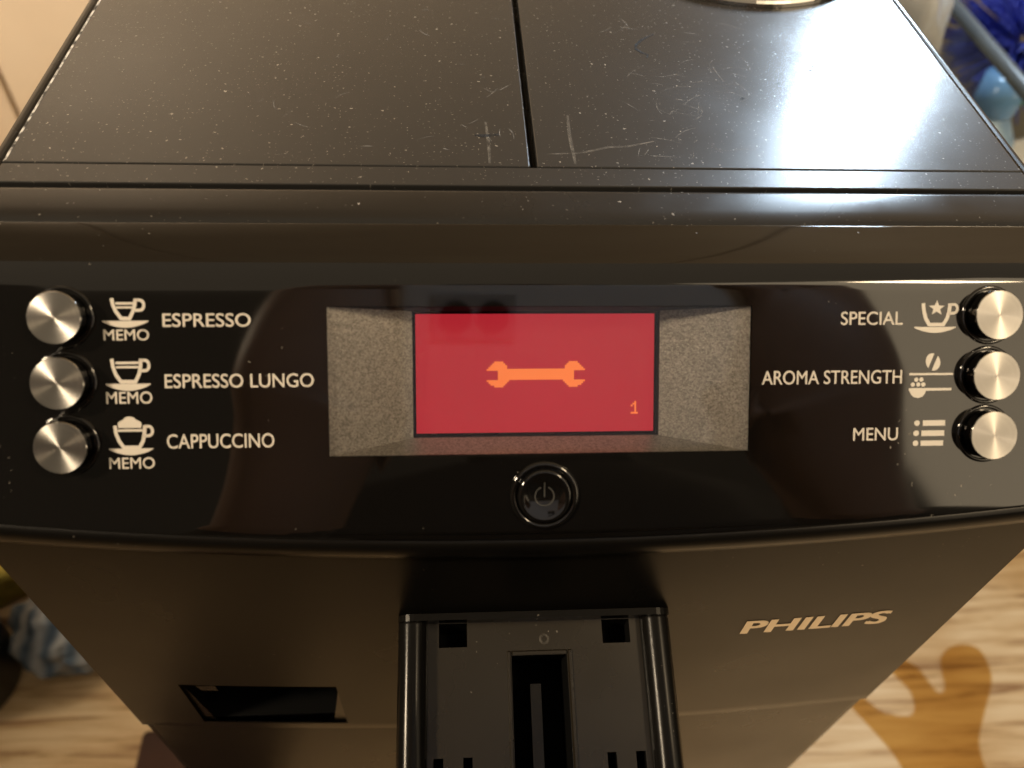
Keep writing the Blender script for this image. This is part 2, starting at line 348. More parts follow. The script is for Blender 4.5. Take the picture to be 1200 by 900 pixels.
# band
def band(u):
    P = [(-0.0069, -0.007), (-0.0069, -0.0009), (-0.0070, -0.0006), (-0.0074, -0.0003), (-0.0082, -0.0002), (-0.013, -0.0004), (-0.0170, -0.0006), (-0.0173, -0.0008), (-0.01745, -0.0012), (-0.01745, -0.004)]
    return [Vector((u, y, z)) for y, z in P]
part('console_band', loft(band, us), M_BAND, smooth=True)
# gloss panel: fillet, slope with window opening, rounded bottom edge
fil = [(-0.01765, -0.0035), (-0.01765, -0.00032), (-0.01766, -0.00030)]
FV = 0.0042                      # where the rounded shoulder meets the flat slope
def shoulder(u):
    e, k = S(u, FV), 0.0022; P = [(-0.0178, -0.0003), (e.y + k * 0.985, e.z + k * 0.985), (e.y, e.z)]
    return [Vector((u, *[(1 - t) ** 2 * P[0][c] + 2 * t * (1 - t) * P[1][c] + t * t * P[2][c] for c in (0, 1)])) for t in [q / 24 for q in range(24)]]
vs_hole = lin(FV, HV0, 4) + lin(HV0, HV1, 10)[1:]
def panel_rows(u):
    R = [Vector((u, y, z)) for y, z in fil] + shoulder(u)
    R += [S(u, v) for v in vs_hole]
    vb = vbot(u)
    R += [S(u, HV1 + (vb - 0.0006 - HV1) * k / 8) for k in range(1, 9)]
    e = S(u, vb); R += [e + PN * -0.0001 - PT * 0.0002, e + PN * -0.0006, e - PN * 0.0016 - PT * 0.0006]
    return R
j0 = len(fil) + 24
def in_hole(i, j):
    uc = (us[i] + us[i + 1]) / 2
    return HU0 < uc < HU1 and j0 + 4 <= j < j0 + 14
panel = part('control_panel', loft(panel_rows, us, skip=in_hole), M_GLOSS, smooth=True)
# lip under the panel
def lip(u):
    vb = vbot(u); e = S(u, vb); y0, z0 = e.y, e.z
    P = [(y0 + 0.0016, z0 + 0.0002), (y0 + 0.0004, z0 - 0.0004), (y0 - 0.0002, z0 - 0.0007), (y0 - 0.0005, z0 - 0.0014), (y0 - 0.0005, z0 - 0.0040), (y0 - 0.0002, z0 - 0.0058), (y0 + 0.0006, z0 - 0.0066), (y0 + 0.004, z0 - 0.0068)]
    return [Vector((u, y, z)) for y, z in P]
part('panel_lip', loft(lip, us), M_FRONT, smooth=True)

# display: clear cover, silver tray, screen
hu = [u for u in us if HU0 - 1e-6 <= u <= HU1 + 1e-6]
bm = loft(lambda u: [S(u, v, -0.0003) for v in lin(HV0 + 0.0001, HV1 - 0.0001, 10)], hu); 
part('display_window', bm, M_COVER, smooth=True)
IU0, IU1, IV0, IV1, DEP = -0.0239, 0.0224, 0.0087, 0.0322, -0.0062
bm = bmesh.new()
o4 = [bm.verts.new(S(a, b, -0.0006)) for a, b in ((HU0, HV0), (HU1, HV0), (HU1, HV1), (HU0, HV1))]
i4 = [bm.verts.new(S(a, b, DEP)) for a, b in ((IU0, IV0), (IU1, IV0), (IU1, IV1), (IU0, IV1))]
k4 = [bm.verts.new(S(a, b, DEP - 0.0024)) for a, b in ((IU0, IV0), (IU1, IV0), (IU1, IV1), (IU0, IV1))]
for i in range(4):
    j = (i + 1) % 4; f = bm.faces.new((o4[i], o4[j], i4[j], i4[i])); f.material_index = 1 if i == 0 else 0; f = bm.faces.new((i4[i], i4[j], k4[j], k4[i])); f.material_index = 1  # tray's top wall blackened instead of silver, to hide the screen's red glow
tray = part('display_tray', bm, [M_FLAKE, M_DARK])
bm = bmesh.new(); e = 0.0005
bm.faces.new([bm.verts.new(S(a, b, DEP - 0.0022)) for a, b in ((IU0 + e, IV0 + e), (IU1 - e, IV0 + e), (IU1 - e, IV1 - e), (IU0 + e, IV1 - e))])
screen = part('display_screen', bm, M_SCREEN)
PU, PV = (IU1 - IU0 - 2 * e) / 128, (IV1 - IV0 - 2 * e) / 64
def pixels(rows, cu, cv):
    bm = bmesh.new()
    for r, row in enumerate(rows):
        c = 0
        while c < len(row):
            if row[c] == '#':
                c1 = c
                while c1 < len(row) and row[c1] == '#': c1 += 1
                a, b = cu + c * PU, cu + c1 * PU; t0, t1 = cv + r * PV, cv + (r + 1) * PV
                bm.faces.new([bm.verts.new(S(x, y, DEP - 0.00215)) for x, y in ((a, t0), (b, t0), (b, t1), (a, t1))]); c = c1
            else: c += 1
    return bm
head = ['....#####...', '...#######..', '..#########.', '.##########.', '############', '......######', '......######', '......######', '......######', '......######', '############', '.##########.', '..########..', '....#####...']
wr = [h + ('#' if 4 <= r <= 9 else '.') * 29 + h[::-1] for r, h in enumerate(head)]
obj('wrench_symbol', pixels(wr, IU0 + e + 37.5 * PU, IV0 + e + 25.5 * PV), M_PIXEL, screen)
obj('digit_one', pixels(['..#.', '.##.', '#.#.', '..#.', '..#.', '..#.', '####'], IU0 + e + 115.5 * PU, IV0 + e + 47.5 * PV), M_PIXEL, screen)

# prints on the panel
LIFT = 0.00007
def text_mesh(s, weight=0.0):
    cu = bpy.data.curves.new('t', 'FONT'); cu.body = s; cu.size = 1; cu.offset = weight; cu.resolution_u = 6
    o = bpy.data.objects.new('t', cu); COL.objects.link(o); dg = bpy.context.evaluated_depsgraph_get()
    me = bpy.data.meshes.new_from_object(o.evaluated_get(dg)); bpy.data.objects.remove(o); bpy.data.curves.remove(cu); return me
def bolder(me, k):
    # same outlines laid down again a hair to each side, each a little higher, to thicken the strokes
    bm = bmesh.new()
    for dx, dy, lift in ((0, 0, 2e-5), (-k, -k * .6, 0), (k, k * .6, 1e-5), (-k, k * .6, 3e-5), (k, -k * .6, 4e-5)):
        b2 = bmesh.new(); b2.from_mesh(me)
        for v in b2.verts: v.co.x += dx; v.co.y += dy; v.co.z = lift
        t = bpy.data.meshes.new('t'); b2.to_mesh(t); b2.free(); bm.from_mesh(t); bpy.data.meshes.remove(t)
    bm.to_mesh(me); bm.free()
def lettering(s, u0, u1, v0, v1, fn=None, material=None, parent=panel, weight=0.0, bold=0.007):
    me = text_mesh(s, weight)
    if bold: bolder(me, bold); xs = [v.co.x for v in me.vertices]; ys = [v.co.y for v in me.vertices]
    a, b, c, d = min(xs), max(xs), min(ys), max(ys)
    for v in me.vertices:
        u = u0 + (v.co.x - a) / (b - a) * (u1 - u0); vv = v1 + (v.co.y - c) / (d - c) * (v0 - v1)
        v.co = fn(u, vv, v.co.z) if fn else S(u / 1000, vv / 1000, LIFT + v.co.z)
    me.materials.clear()
    return obj('lettering', me, material or M_PRINT, parent)
for s, u0, u1, v0, v1 in (('ESPRESSO', -66.5, -51.5, 9.0, 11.35), ('ESPRESSO LUNGO', -66.5, -40.9, 19.55, 22.0), ('CAPPUCCINO', -66.5, -48.0, 30.1, 32.65),
                          ('MEMO', -76.5, -68.85, 11.75, 13.65), ('MEMO', -76.5, -68.7, 22.55, 24.65), ('MEMO', -76.45, -68.7, 34.1, 36.1),
                          ('SPECIAL', 54.5, 66.25, 9.0, 11.45), ('AROMA STRENGTH', 39.9, 66.5, 19.75, 22.3), ('MENU', 57.5, 66.1, 30.5, 32.9)):
    lettering(s, u0, u1, v0, v1)

def icon(name, strokes, polys, box4, material=None):
    X0, X1, Y0, Y1, u0, u1, v0, v1 = box4
    def mp(p): return S((u0 + (p[0] - X0) / (X1 - X0) * (u1 - u0)) / 1000, (v0 + (p[1] - Y0) / (Y1 - Y0) * (v1 - v0)) / 1000, LIFT)
    bm = bmesh.new()
    for pts, wd in strokes:
        P = [Vector(p) for p in pts]; L = []
        for i, p in enumerate(P):
            d1 = (P[i] - P[i - 1]).normalized() if i else (P[1] - P[0]).normalized(); d2 = (P[i + 1] - P[i]).normalized() if i < len(P) - 1 else d1
            n1 = Vector((-d1.y, d1.x)); n2 = Vector((-d2.y, d2.x)); q = (n1 + n2).normalized(); q = q / max(0.5, q.dot(n1)) * wd / 2
            L.append((bm.verts.new(mp(p + q)), bm.verts.new(mp(p - q))))
        for a, b in zip(L, L[1:]): bm.faces.new((a[0], b[0], b[1], a[1]))
    for pts in polys:
        f = bm.faces.new([bm.verts.new(mp(p)) for p in pts]); bmesh.ops.triangulate(bm, faces=[f])
    return obj(name, bm, material or M_PRINT, panel)
def saucer(x0, x1, y, yb):
    return [(x0 + (x1 - x0) * k / 16, y + 2 * math.sin(math.pi * k / 16)) for k in range(17)] + [(x1 - (x1 - x0) * k / 16, y + 6 + (yb - y - 6) * math.sin(math.pi * k / 16) ** 0.8) for k in range(17)]
def disc(cx, cy, r, n=14): return [(cx + r * math.cos(2 * math.pi * i / n), cy + r * math.sin(2 * math.pi * i / n)) for i in range(n)]
def arc(cx, cy, rx, ry, a0, a1, n=10): return [(cx + rx * math.cos(math.radians(a0 + (a1 - a0) * i / n)), cy + ry * math.sin(math.radians(a0 + (a1 - a0) * i / n))) for i in range(n + 1)]
icon('cup_symbol', [([(676, 120), (682, 165), (700, 210), (735, 262), (795, 264), (822, 210), (835, 165), (840, 122)], 25), ([(838, 131)] + arc(870, 168, 28, 36, -80, 80) + [(836, 206)], 20), ([(700, 156), (825, 156)], 17), ([(706, 184), (822, 184)], 15)], [saucer(605, 925, 278, 328)], (605, 925, 116, 326, -76.6, -68.9, 6.3, 11.4))
icon('cup_symbol', [([(677, 548), (682, 600), (700, 655), (735, 705), (835, 706), (862, 655), (875, 600), (878, 548)], 25), ([(876, 558)] + arc(905, 594, 28, 36, -80, 80) + [(870, 631)], 20), ([(700, 576), (862, 576)], 17), ([(704, 605), (862, 605)], 15)], [saucer(628, 940, 718, 768)], (628, 940, 545, 764, -76.5, -68.9, 16.75, 22.3))
icon('cup_symbol', [([(697, 230), (703, 290), (722, 340), (752, 386), (862, 386), (888, 340), (898, 290), (903, 230)], 25), ([(900, 236)] + arc(927, 270, 28, 34, -80, 80) + [(893, 306)], 20), ([(716, 265), (885, 265)], 17)],
     [[(718, 247)] + arc(740, 222, 24, 24, 140, 260, 6) + arc(798, 196, 44, 30, 200, 340, 8) + arc(858, 222, 24, 24, -80, 40, 6) + [(880, 247)], saucer(650, 957, 393, 442)], (650, 957, 166, 440, -76.4, -68.85, 26.9, 33.65))
star = [(572 + (54 if k % 2 == 0 else 23) * math.sin(math.pi * k / 5), 188 - (54 if k % 2 == 0 else 23) * math.cos(math.pi * k / 5)) for k in range(10)]
icon('cup_symbol', [([(484, 154), (490, 210), (502, 255), (526, 300), (618, 300), (642, 255), (653, 210), (657, 156)], 24), ([(655, 163)] + arc(682, 192, 24, 30, -80, 80) + [(650, 225)], 18)], [star, saucer(430, 700, 315, 357)], (430, 700, 134, 357, 68.5, 76.5, 6.96, 12.94))
bean = [(552 + 54 * math.cos(a) * math.cos(.35) - 60 * math.sin(a) * math.sin(-.35) * .3, 563 + 60 * math.sin(a)) for a in [2 * math.pi * i / 24 for i in range(24)]]
bl = [p for p in bean if (p[0] - 552) * 0.94 + (p[1] - 563) * 0.33 < -8]; br = [p for p in bean if (p[0] - 552) * 0.94 + (p[1] - 563) * 0.33 > 6]
bl.sort(key=lambda p: math.atan2(p[1] - 568, p[0] - 525)); br.sort(key=lambda p: math.atan2(p[1] - 558, p[0] - 580))
icon('bean_scoop_symbol', [([(390, 647), (697, 647)], 15), ([(390, 753), (688, 753)], 18)], [bl, br] + [disc(x, y, 15) for x, y in ((440, 685), (475, 685), (417, 719), (455, 719), (490, 719))] + [[(392, 757), (512, 757), (502, 785), (485, 806), (455, 813), (425, 806), (404, 785)]], (390, 697, 504, 812, 67.9, 76.4, 16.75, 25.0))
icon('menu_symbol', [], [disc(440, 333, 20), disc(437, 404, 20), disc(435, 474, 20)] + [[(a, b), (c, b), (c, d), (a, d)] for a, c, b, d in ((480, 635, 314, 353), (473, 631, 385, 424), (470, 626, 456, 493))], (414, 635, 306, 498, 69.0, 75.2, 29.0, 34.15))

# buttons
PROT = Matrix((Vector((1, 0, 0)), -PT, PN)).transposed().to_4x4()
def on_panel(o, u, v, off):
    mtx = PROT.copy(); p = S(u, v, off) + Vector(ML); mtx.translation = p; o.matrix_local = mtx
bm = bmesh.new(); lathe(bm, [(0.0045, -0.002), (0.0045, 0.0028), (0.00446, 0.0030), (0.00437, 0.0031), (0, 0.00312)], 72, [0, 0, 1, 2])
mebt = bpy.data.meshes.new('button'); bmesh.ops.recalc_face_normals(bm, faces=bm.faces[:]); bm.to_mesh(mebt); bm.free()
for k in (M_DKCHROME, M_CHROME, M_SPUN): mebt.materials.append(k)
for p in mebt.polygons: p.use_smooth = p.material_index < 1
bm = bmesh.new(); lathe(bm, [(0.0047, -0.001), (0.0047, 0.0000), (0.0048, 0.0003), (0.0051, 0.0004), (0.0054, 0.0002), (0.0055, -0.0001)], 72)
mebz = bpy.data.meshes.new('button_bezel'); bmesh.ops.recalc_face_normals(bm, faces=bm.faces[:]); bm.to_mesh(mebz); bm.free(); mebz.materials.append(M_GLOSS)
for p in mebz.polygons: p.use_smooth = True
for u in (-0.0833, 0.0829):
    for v in (0.0097, 0.0208, 0.0318):
        b = obj('button', mebt, M_SPUN, mach); on_panel(b, u, v, 0.0)
        z = obj('button_bezel', mebz, M_GLOSS, b)
# power button
bm = bmesh.new(); lathe(bm, [(0.0049, -0.001), (0.0049, 0.0007), (0.0047, 0.0011), (0.0043, 0.0012), (0.0036, 0.0009), (0.0018, 0.0006), (0, 0.0005)], 72)
pw = obj('power_button', bm, M_GLOSS, mach, smooth=True); on_panel(pw, -0.0001, 0.0421, 0)
bm = bmesh.new(); lathe(bm, [(0.0050, -0.001), (0.0050, 0.0002), (0.0054, 0.0006), (0.0060, 0.0006), (0.0063, 0.0002), (0.0064, -0.0003)], 72)
obj('power_button_ring', bm, M_GLOSS, pw, smooth=True)
bm = bmesh.new()
A = arc(0, 0, 0.00185, 0.00185, 112, 428, 36); B = arc(0, 0, 0.00160, 0.00160, 112, 428, 36)
def zz(p): r = math.hypot(*p); return 0.00052 + 0.0001 + 0.0000 + (0.0001 * min(1, r / 0.0018)) + max(0, (r - 0.0018)) * 0.18
va = [bm.verts.new((*p, zz(p))) for p in A]; vb_ = [bm.verts.new((*p, zz(p))) for p in B]
for i in range(36): bm.faces.new((va[i], va[i + 1], vb_[i + 1], vb_[i]))
pr = [(-0.00013, y) for y in (-0.0002, 0.0008, 0.0018, 0.0025)]
L = [(bm.verts.new((x, y, zz((x, y)))), bm.verts.new((-x, y, zz((x, y))))) for x, y in pr]
for a, b in zip(L, L[1:]): bm.faces.new((a[0], b[0], b[1], a[1]))
obj('power_symbol', bm, M_PRINT_DIM, pw)

# lower front cover with the cut-out for the milk connector
def F(x, z, off=0.0): return Vector((x, front_y(x) - off, z))
SX0, SX1, SZ0, SZ1 = -0.0848, -0.0462, -0.1355, -0.1085; SEAM = -0.1410
fx = sorted({round(x, 6) for x in lin(-W2, SX0, 6) + lin(SX0, SX1, 10) + lin(SX1, W2, 30)}); fz = [-0.034, -0.06, -0.085, SZ1, -0.1165, -0.1245, SZ1 - 0.022, SZ1 - 0.027, SEAM + 0.0012, SEAM + 0.0003]
fz[7] = SZ1 - 0.027
def cover_rows(x): return [F(x, z, 0.0 if k < len(fz) - 1 else -0.0003) for k, z in enumerate(fz)] + [F(x, SEAM + 0.0002, -0.002)]
def cover_skip(i, j):
    xc = (fx[i] + fx[i + 1]) / 2
    return SX0 < xc < SX1 and 3 <= j < 7
cover = part('front_cover', loft(cover_rows, fx, skip=cover_skip), M_FRONT, smooth=True)
bm = bmesh.new(); box(bm, SX0 - 0.001, SX1 + 0.001, -0.0595, -0.040, SZ1 - 0.028, SZ1 + 0.001)
bm.faces.ensure_lookup_table(); bmesh.ops.delete(bm, geom=[f for f in bm.faces if f.normal.y < -0.9], context='FACES')
obj('connector_recess', bm, M_DARK, cover)
bm = bmesh.new()
bm.faces.new([bm.verts.new(F(x, z, -0.0008)) for x, z in ((SX0, SZ1), (SX0, SZ1 - 0.027), (SX0 + 0.0030, SZ1 - 0.027), (SX0 + 0.0012, SZ1 - 0.010))])
bm.faces.new([bm.verts.new(F(x, z, -0.0008)) for x, z in ((SX1, SZ1 - 0.004), (SX1 - 0.0036, SZ1 - 0.027), (SX1, SZ1 - 0.027))])
bm.faces.new([bm.verts.new(F(x, z, -0.0012)) for x, z in ((SX0 + 0.003, SZ1 - 0.004), (SX0 + 0.008, SZ1 - 0.0035), (SX0 + 0.008, SZ1 - 0.007), (SX0 + 0.004, SZ1 - 0.007))])
obj('connector_clips', bm, M_SPOUT, cover, kind='stuff')
lettering('PHILIPS', 0.0494, 0.0846, -0.0768, -0.0838, fn=lambda x, z, q: F(x, z, 0.00008 + q), material=M_LOGO, parent=cover, weight=0.0, bold=0.032)
# service door under the seam
dz = [SEAM - 0.0003, SEAM - 0.0006, -0.20, -0.30, -H + 0.004]
part('service_door', loft(lambda x: [F(x * 0.985, z, -0.0010) for k, z in enumerate(dz)], fx), M_FRONT, smooth=True)
# corner posts between the front and the shell
for s in (-1, 1):
    bm = bmesh.new(); box(bm, *sorted((s * (W2 - 0.004), s * (W2 + 0.0004))), -0.0588, -0.049, -H + 0.002, -0.034, 0.0006, 1)
    part('corner_post', bm, M_SHELL)

# coffee dispenser head, sloping forward out of the front
DO = Vector((0.0005, -0.0638, -0.0705)); ang = math.radians(16.5)
DS = Vector((0, -math.cos(ang), -math.sin(ang))); DN = Vector((0, -math.sin(ang), math.cos(ang)))
def D(x, s, h=0.0): return DO + Vector((x, 0, 0)) + DS * s + DN * h
disp = obj('dispenser', bpy.data.meshes.new('dispenser'), M_SPOUT, mach, ML)
bmx = sorted({-0.0232, -0.0216, -0.0196, -0.0205, -0.0145, -0.0156, -0.0137, -0.0052, 0.0066, 0.0137, 0.0156, 0.0145, 0.0205, 0.0196, 0.0216, 0.0232})
bms = [0.0, 0.0003, 0.0052, 0.0072, 0.0265, 0.034, 0.042]
holes = [(-0.0205, -0.0145, 0.0003, 0.0052), (0.0145, 0.0205, 0.0003, 0.0052), (-0.0052, 0.0066, 0.0072, 0.042), (-0.0216, -0.0196, 0.0265, 0.034), (-0.0156, -0.0137, 0.0265, 0.034), (0.0137, 0.0156, 0.0265, 0.034), (0.0196, 0.0216, 0.0265, 0.034)]
bm = bmesh.new(); G = {}
def gv(i, k):
    if (i, k) not in G: G[i, k] = bm.verts.new(D(bmx[i], bms[k]))
    return G[i, k]
for i in range(len(bmx) - 1):
    for k in range(len(bms) - 1):
        xc, sc = (bmx[i] + bmx[i + 1]) / 2, (bms[k] + bms[k + 1]) / 2
        if any(a < xc < b and c < sc < d for a, b, c, d in holes): continue
        bm.faces.new((gv(i, k), gv(i, k + 1), gv(i + 1, k + 1), gv(i + 1, k)))
for a, b, c, d in holes:           # walls of every opening
    dp = -0.016 if b - a > 0.01 else -0.007
    t = [D(a, c), D(b, c), D(b, d), D(a, d)]; u = [D(a, c, dp), D(b, c, dp), D(b, d, dp), D(a, d, dp)]
    tv = [bm.verts.new(p) for p in t]; uv = [bm.verts.new(p) for p in u]
    for i in range(4):
        f = bm.faces.new((tv[i], tv[(i + 1) % 4], uv[(i + 1) % 4], uv[i])); f.material_index = 1
    bm.faces.new(uv[::-1]).material_index = 1
disp.data.materials.append(M_DARK); bm.to_mesh(disp.data); bm.free()
# side walls with rounded tops, back rim, slot rib, screw boss, underside
for s in (-1, 1):
    bm = bmesh.new(); pr = [(0.0228, -0.012), (0.0228, 0.0006)] + [(0.0259 - 0.0031 * math.cos(math.radians(a)), 0.0006 + 0.0031 * math.sin(math.radians(a))) for a in range(15, 180, 15)] + [(0.0290, 0.0006), (0.0290, -0.020)]
    st = [-0.0006, 0.0006, 0.01, 0.02, 0.03, 0.042]
    rows = [[bm.verts.new(D(s * x, q, h)) for x, h in pr] for q in st]
    for a, b in zip(rows, rows[1:]):
        for i in range(len(pr) - 1): bm.faces.new((a[i], a[i + 1], b[i + 1], b[i]))
    bm.faces.new(rows[0]); bm.faces.new(rows[-1])
    obj('side_wall', bm, M_RAIL, disp, smooth=True)
bm = bmesh.new()
pr = [(-0.0290, -0.002), (-0.0290, 0.0016)] + [(-0.0256 - 0.0034 * math.cos(math.radians(q)), 0.0016 + 0.0034 * math.sin(math.radians(q))) for q in range(15, 91, 15)] + [(0.0256 + 0.0034 * math.sin(math.radians(q)), 0.0016 + 0.0034 * math.cos(math.radians(q))) for q in range(0, 76, 15)] + [(0.0290, 0.0016), (0.0290, -0.002)]
a = [bm.verts.new(D(x, -0.0012, h)) for x, h in pr]; b = [bm.verts.new(D(x, 0.0002, h)) for x, h in pr]
for i in range(len(pr) - 1): bm.faces.new((a[i], a[i + 1], b[i + 1], b[i]))
bm.faces.new(b); obj('back_rim', bm, M_RAIL, disp)
bm = bmesh.new()
pts = [(-0.0012, -0.0155), (-0.0011, -0.0070), (0.0012, -0.0068), (0.0014, -0.0155)]
r0 = [bm.verts.new(D(x + 0.0002, 0.0125, h)) for x, h in pts]; r1 = [bm.verts.new(D(x + 0.0002, 0.0415, h)) for x, h in pts]
for i in range(3): bm.faces.new((r0[i], r0[i + 1], r1[i + 1], r1[i]))
bm.faces.new(r0); obj('slot_rib', bm, M_SPOUT, disp)
for x0, x1, s0, s1 in ((-0.0062, -0.0053, 0.0062, 0.042), (0.0067, 0.0076, 0.0062, 0.042), (-0.0052, 0.0066, 0.0062, 0.0071)):      # raised edge round the slot
    bm = bmesh.new(); lo = [bm.verts.new(D(x, s_, 0.00005)) for x, s_ in ((x0, s0), (x1, s0), (x1, s1), (x0, s1))]
    hi = [bm.verts.new(D(x, s_, 0.0005)) for x, s_ in ((x0 + 0.0003, s0 + 0.0003), (x1 - 0.0002, s0 + 0.0003), (x1 - 0.0002, s1), (x0 + 0.0003, s1))]
    for i in range(4): bm.faces.new((lo[i], lo[(i + 1) % 4], hi[(i + 1) % 4], hi[i]))
    bm.faces.new(hi); obj('slot_edge', bm, M_SPOUT, disp)
bm = bmesh.new()
for k in range(20):
    a0, a1 = 2 * math.pi * k / 20, 2 * math.pi * (k + 1) / 20
    q = [D(0.0019 + r * math.cos(a_), 0.0040 + r * math.sin(a_), h) for a_, r, h in ((a0, 0.0011, 0.0001), (a1, 0.0011, 0.0001), (a1, 0.0006, 0.0003), (a0, 0.0006, 0.0003))]
    bm.faces.new([bm.verts.new(p) for p in q])
obj('moulding_mark', bm, M_SMEAR, disp)
bm = bmesh.new()
q = [D(-0.0288, 0.0420, -0.0005), D(0.0288, 0.0420, -0.0005), D(0.0288, 0.0425, -0.020), D(-0.0288, 0.0425, -0.020)]; bm.faces.new([bm.verts.new(p) for p in q])
q = [D(-0.0288, 0.0425, -0.020), D(0.0288, 0.0425, -0.020), D(0.0288, 0.0, -0.020), D(-0.0288, 0.0, -0.020)]; bm.faces.new([bm.verts.new(p) for p in q])
obj('underside', bm, M_SPOUT, disp)

# ------------------------------------------------------------------ things round the machine
# amber wet patch on the counter
def blob(name, outline, z, h, material, label, cat):
    bm = bmesh.new(); n = len(outline); P = []
    for i in range(n):                                  # smooth closed outline
        p0, p1, p2, p3 = [Vector(outline[(i + k - 1) % n]) for k in range(4)]
        for t in (0, .25, .5, .75): P.append(0.5 * ((2 * p1) + (p2 - p0) * t + (2 * p0 - 5 * p1 + 4 * p2 - p3) * t * t + (3 * p1 - p0 - 3 * p2 + p3) * t ** 3))
    c = sum(P, Vector((0, 0))) / len(P)
    lo = [bm.verts.new((p.x, p.y, z)) for p in P]; hi = [bm.verts.new((p.x + (c.x - p.x) * 0.02, p.y + (c.y - p.y) * 0.02, z + h)) for p in P]
    for i in range(len(P)): j = (i + 1) % len(P); bm.faces.new((lo[i], lo[j], hi[j], hi[i]))
    f = bm.faces.new(hi); bmesh.ops.triangulate(bm, faces=[f])
    return obj(name, bm, material, label=label, cat=cat)
mm, n, l, b = mat('amber_liquid'); setp(b, (0.30, 0.17, 0.05), 0.10); n2 = n.new('ShaderNodeBsdfTransparent'); n2.inputs[0].default_value = (0.88, 0.73, 0.46, 1); mx = n.new('ShaderNodeMixShader'); mx.inputs[0].default_value = 0.12
l.new(n2.outputs[0], mx.inputs[1]); l.new(b.outputs[0], mx.inputs[2]); l.new(mx.outputs[0], n['Material Output'].inputs[0]); M_AMBER = mm
blob('spilled_puddle', [(0.190, 0.004), (0.196, 0.008), (0.206, -0.002), (0.222, -0.004), (0.226, 0.008), (0.218, 0.022), (0.222, 0.028), (0.234, 0.022), (0.240, 0.008), (0.246, 0.010), (0.250, 0.026), (0.262, 0.033), (0.274, 0.030), (0.274, 0.014), (0.262, -0.004), (0.252, -0.020), (0.246, -0.045), (0.215, -0.050), (0.205, -0.022)], 0.0006, 0.0006, M_AMBER, 'amber puddle with finger-like lobes on the wood counter', 'puddle')

# right: dish basin with washing-up things, a plastic bag and a bowl
M_BASIN = clear_cover('smoky_clear_plastic', (0.70, 0.74, 0.76), 0.08, 1.5)
basin = empty('dish_basin', (0.40, 0.24, 0.0005), 'clear plastic dish basin with dark rim beside the coffee machine', 'basin')
def rrect(x0, x1, y0, y1, r, z, n=6):
    P = []
    for cx, cy, a in ((x1 - r, y1 - r, 0), (x0 + r, y1 - r, 90), (x0 + r, y0 + r, 180), (x1 - r, y0 + r, 270)):
        for k in range(n + 1): t = math.radians(a + 90 * k / n); P.append((cx + r * math.cos(t), cy + r * math.sin(t), z))
    return P
def rel(p, e): return (p[0] - e.location.x, p[1] - e.location.y, p[2])
bm = bmesh.new(); rings = [[bm.verts.new(rel(p, basin)) for p in rrect(0.257 + i, 0.545 - i, 0.10 + i, 0.385 - i, 0.05, z)] for i, z in ((0.03, 0.001), (0.022, 0.01), (0.0, 0.236))]
for a, b in zip(rings, rings[1:]):
    for i in range(len(a)): j = (i + 1) % len(a); bm.faces.new((a[i], a[j], b[j], b[i]))
bm.faces.new(rings[0]); obj('basin_wall', bm, M_BASIN, basin, smooth=True)
bm = bmesh.new(); R = rrect(0.255, 0.547, 0.098, 0.387, 0.05, 0.237); tube(bm, [rel(p, basin) for p in R + R[:1]], 0.0038, 8)
obj('basin_rim', bm, plain('rim_slate', (0.06, 0.075, 0.085), 0.25), basin, smooth=True)

M_BLUE = noisy('blue_bristle', (0.02, 0.03, 0.30), (0.06, 0.10, 0.55), 90, 0.5)
br = empty('scrubbing_brush', (0.325, 0.318, 0.040), 'dark blue bristled scrubbing brush inside the clear basin', 'brush')
bm = bmesh.new(); lathe(bm, [(0, 0), (0.010, 0), (0.011, 0.05), (0.014, 0.13), (0.012, 0.16), (0, 0.162)], 16); obj('handle', bm, plain('brush_handle', (0.5, 0.6, 0.75), 0.3), br, smooth=True)
bm = bmesh.new()
for k in range(620):
    d = Vector((random.gauss(0, 1), random.gauss(0, 1), random.gauss(0.2, 0.7))).normalized(); st = Vector((0, 0, 0.165)) + d * 0.012; tube(bm, [st, st + d * random.uniform(0.025, 0.036) + Vector((0, 0, random.uniform(-.004, .004)))], [0.0008, 0.0007], 3)
obj('bristles', bm, M_BLUE, br, kind='stuff')
bt = empty('soap_bottle', (0.290, 0.268, 0.040), 'pale blue and white plastic bottle standing in the clear basin', 'bottle')
bm = bmesh.new(); lathe(bm, [(0, 0), (0.024, 0), (0.026, 0.01), (0.027, 0.10), (0.020, 0.135), (0.010, 0.15), (0, 0.151)], 24); obj('bottle_body', bm, noisy('pale_blue', (0.10, 0.22, 0.42), (0.50, 0.66, 0.80), 38, 0.12), bt, smooth=True)
bm = bmesh.new(); lathe(bm, [(0.011, 0.150), (0.012, 0.152), (0.012, 0.170), (0, 0.171)], 20); obj('bottle_cap', bm, plain('cap_blue', (0.16, 0.32, 0.52), 0.2), bt, smooth=True)
bm = bmesh.new(); bmesh.ops.create_icosphere(bm, subdivisions=3, radius=0.0085)
for v in bm.verts: v.co *= 1 + 0.06 * noise.noise(v.co * 90)
obj('scouring_ball', bm, noisy('green_pad', (0.05, 0.20, 0.07), (0.12, 0.34, 0.14), 300, 0.8), loc=(0.312, 0.285, 0.192), smooth=True, label='round green scouring ball on top of the pile in the basin', cat='scourer')
bm = bmesh.new(); lathe(bm, [(0, 0), (0.028, 0), (0.030, 0.004), (0.055, 0.040), (0.066, 0.058), (0.067, 0.060), (0.064, 0.060), (0.052, 0.041), (0.027, 0.007), (0, 0.006)], 48)
obj('white_bowl', bm, plain('white_ceramic', (0.78, 0.74, 0.66), 0.2), loc=(0.345, 0.215, 0.105), smooth=True, label='white ceramic bowl on the near side of the clear basin', cat='bowl')
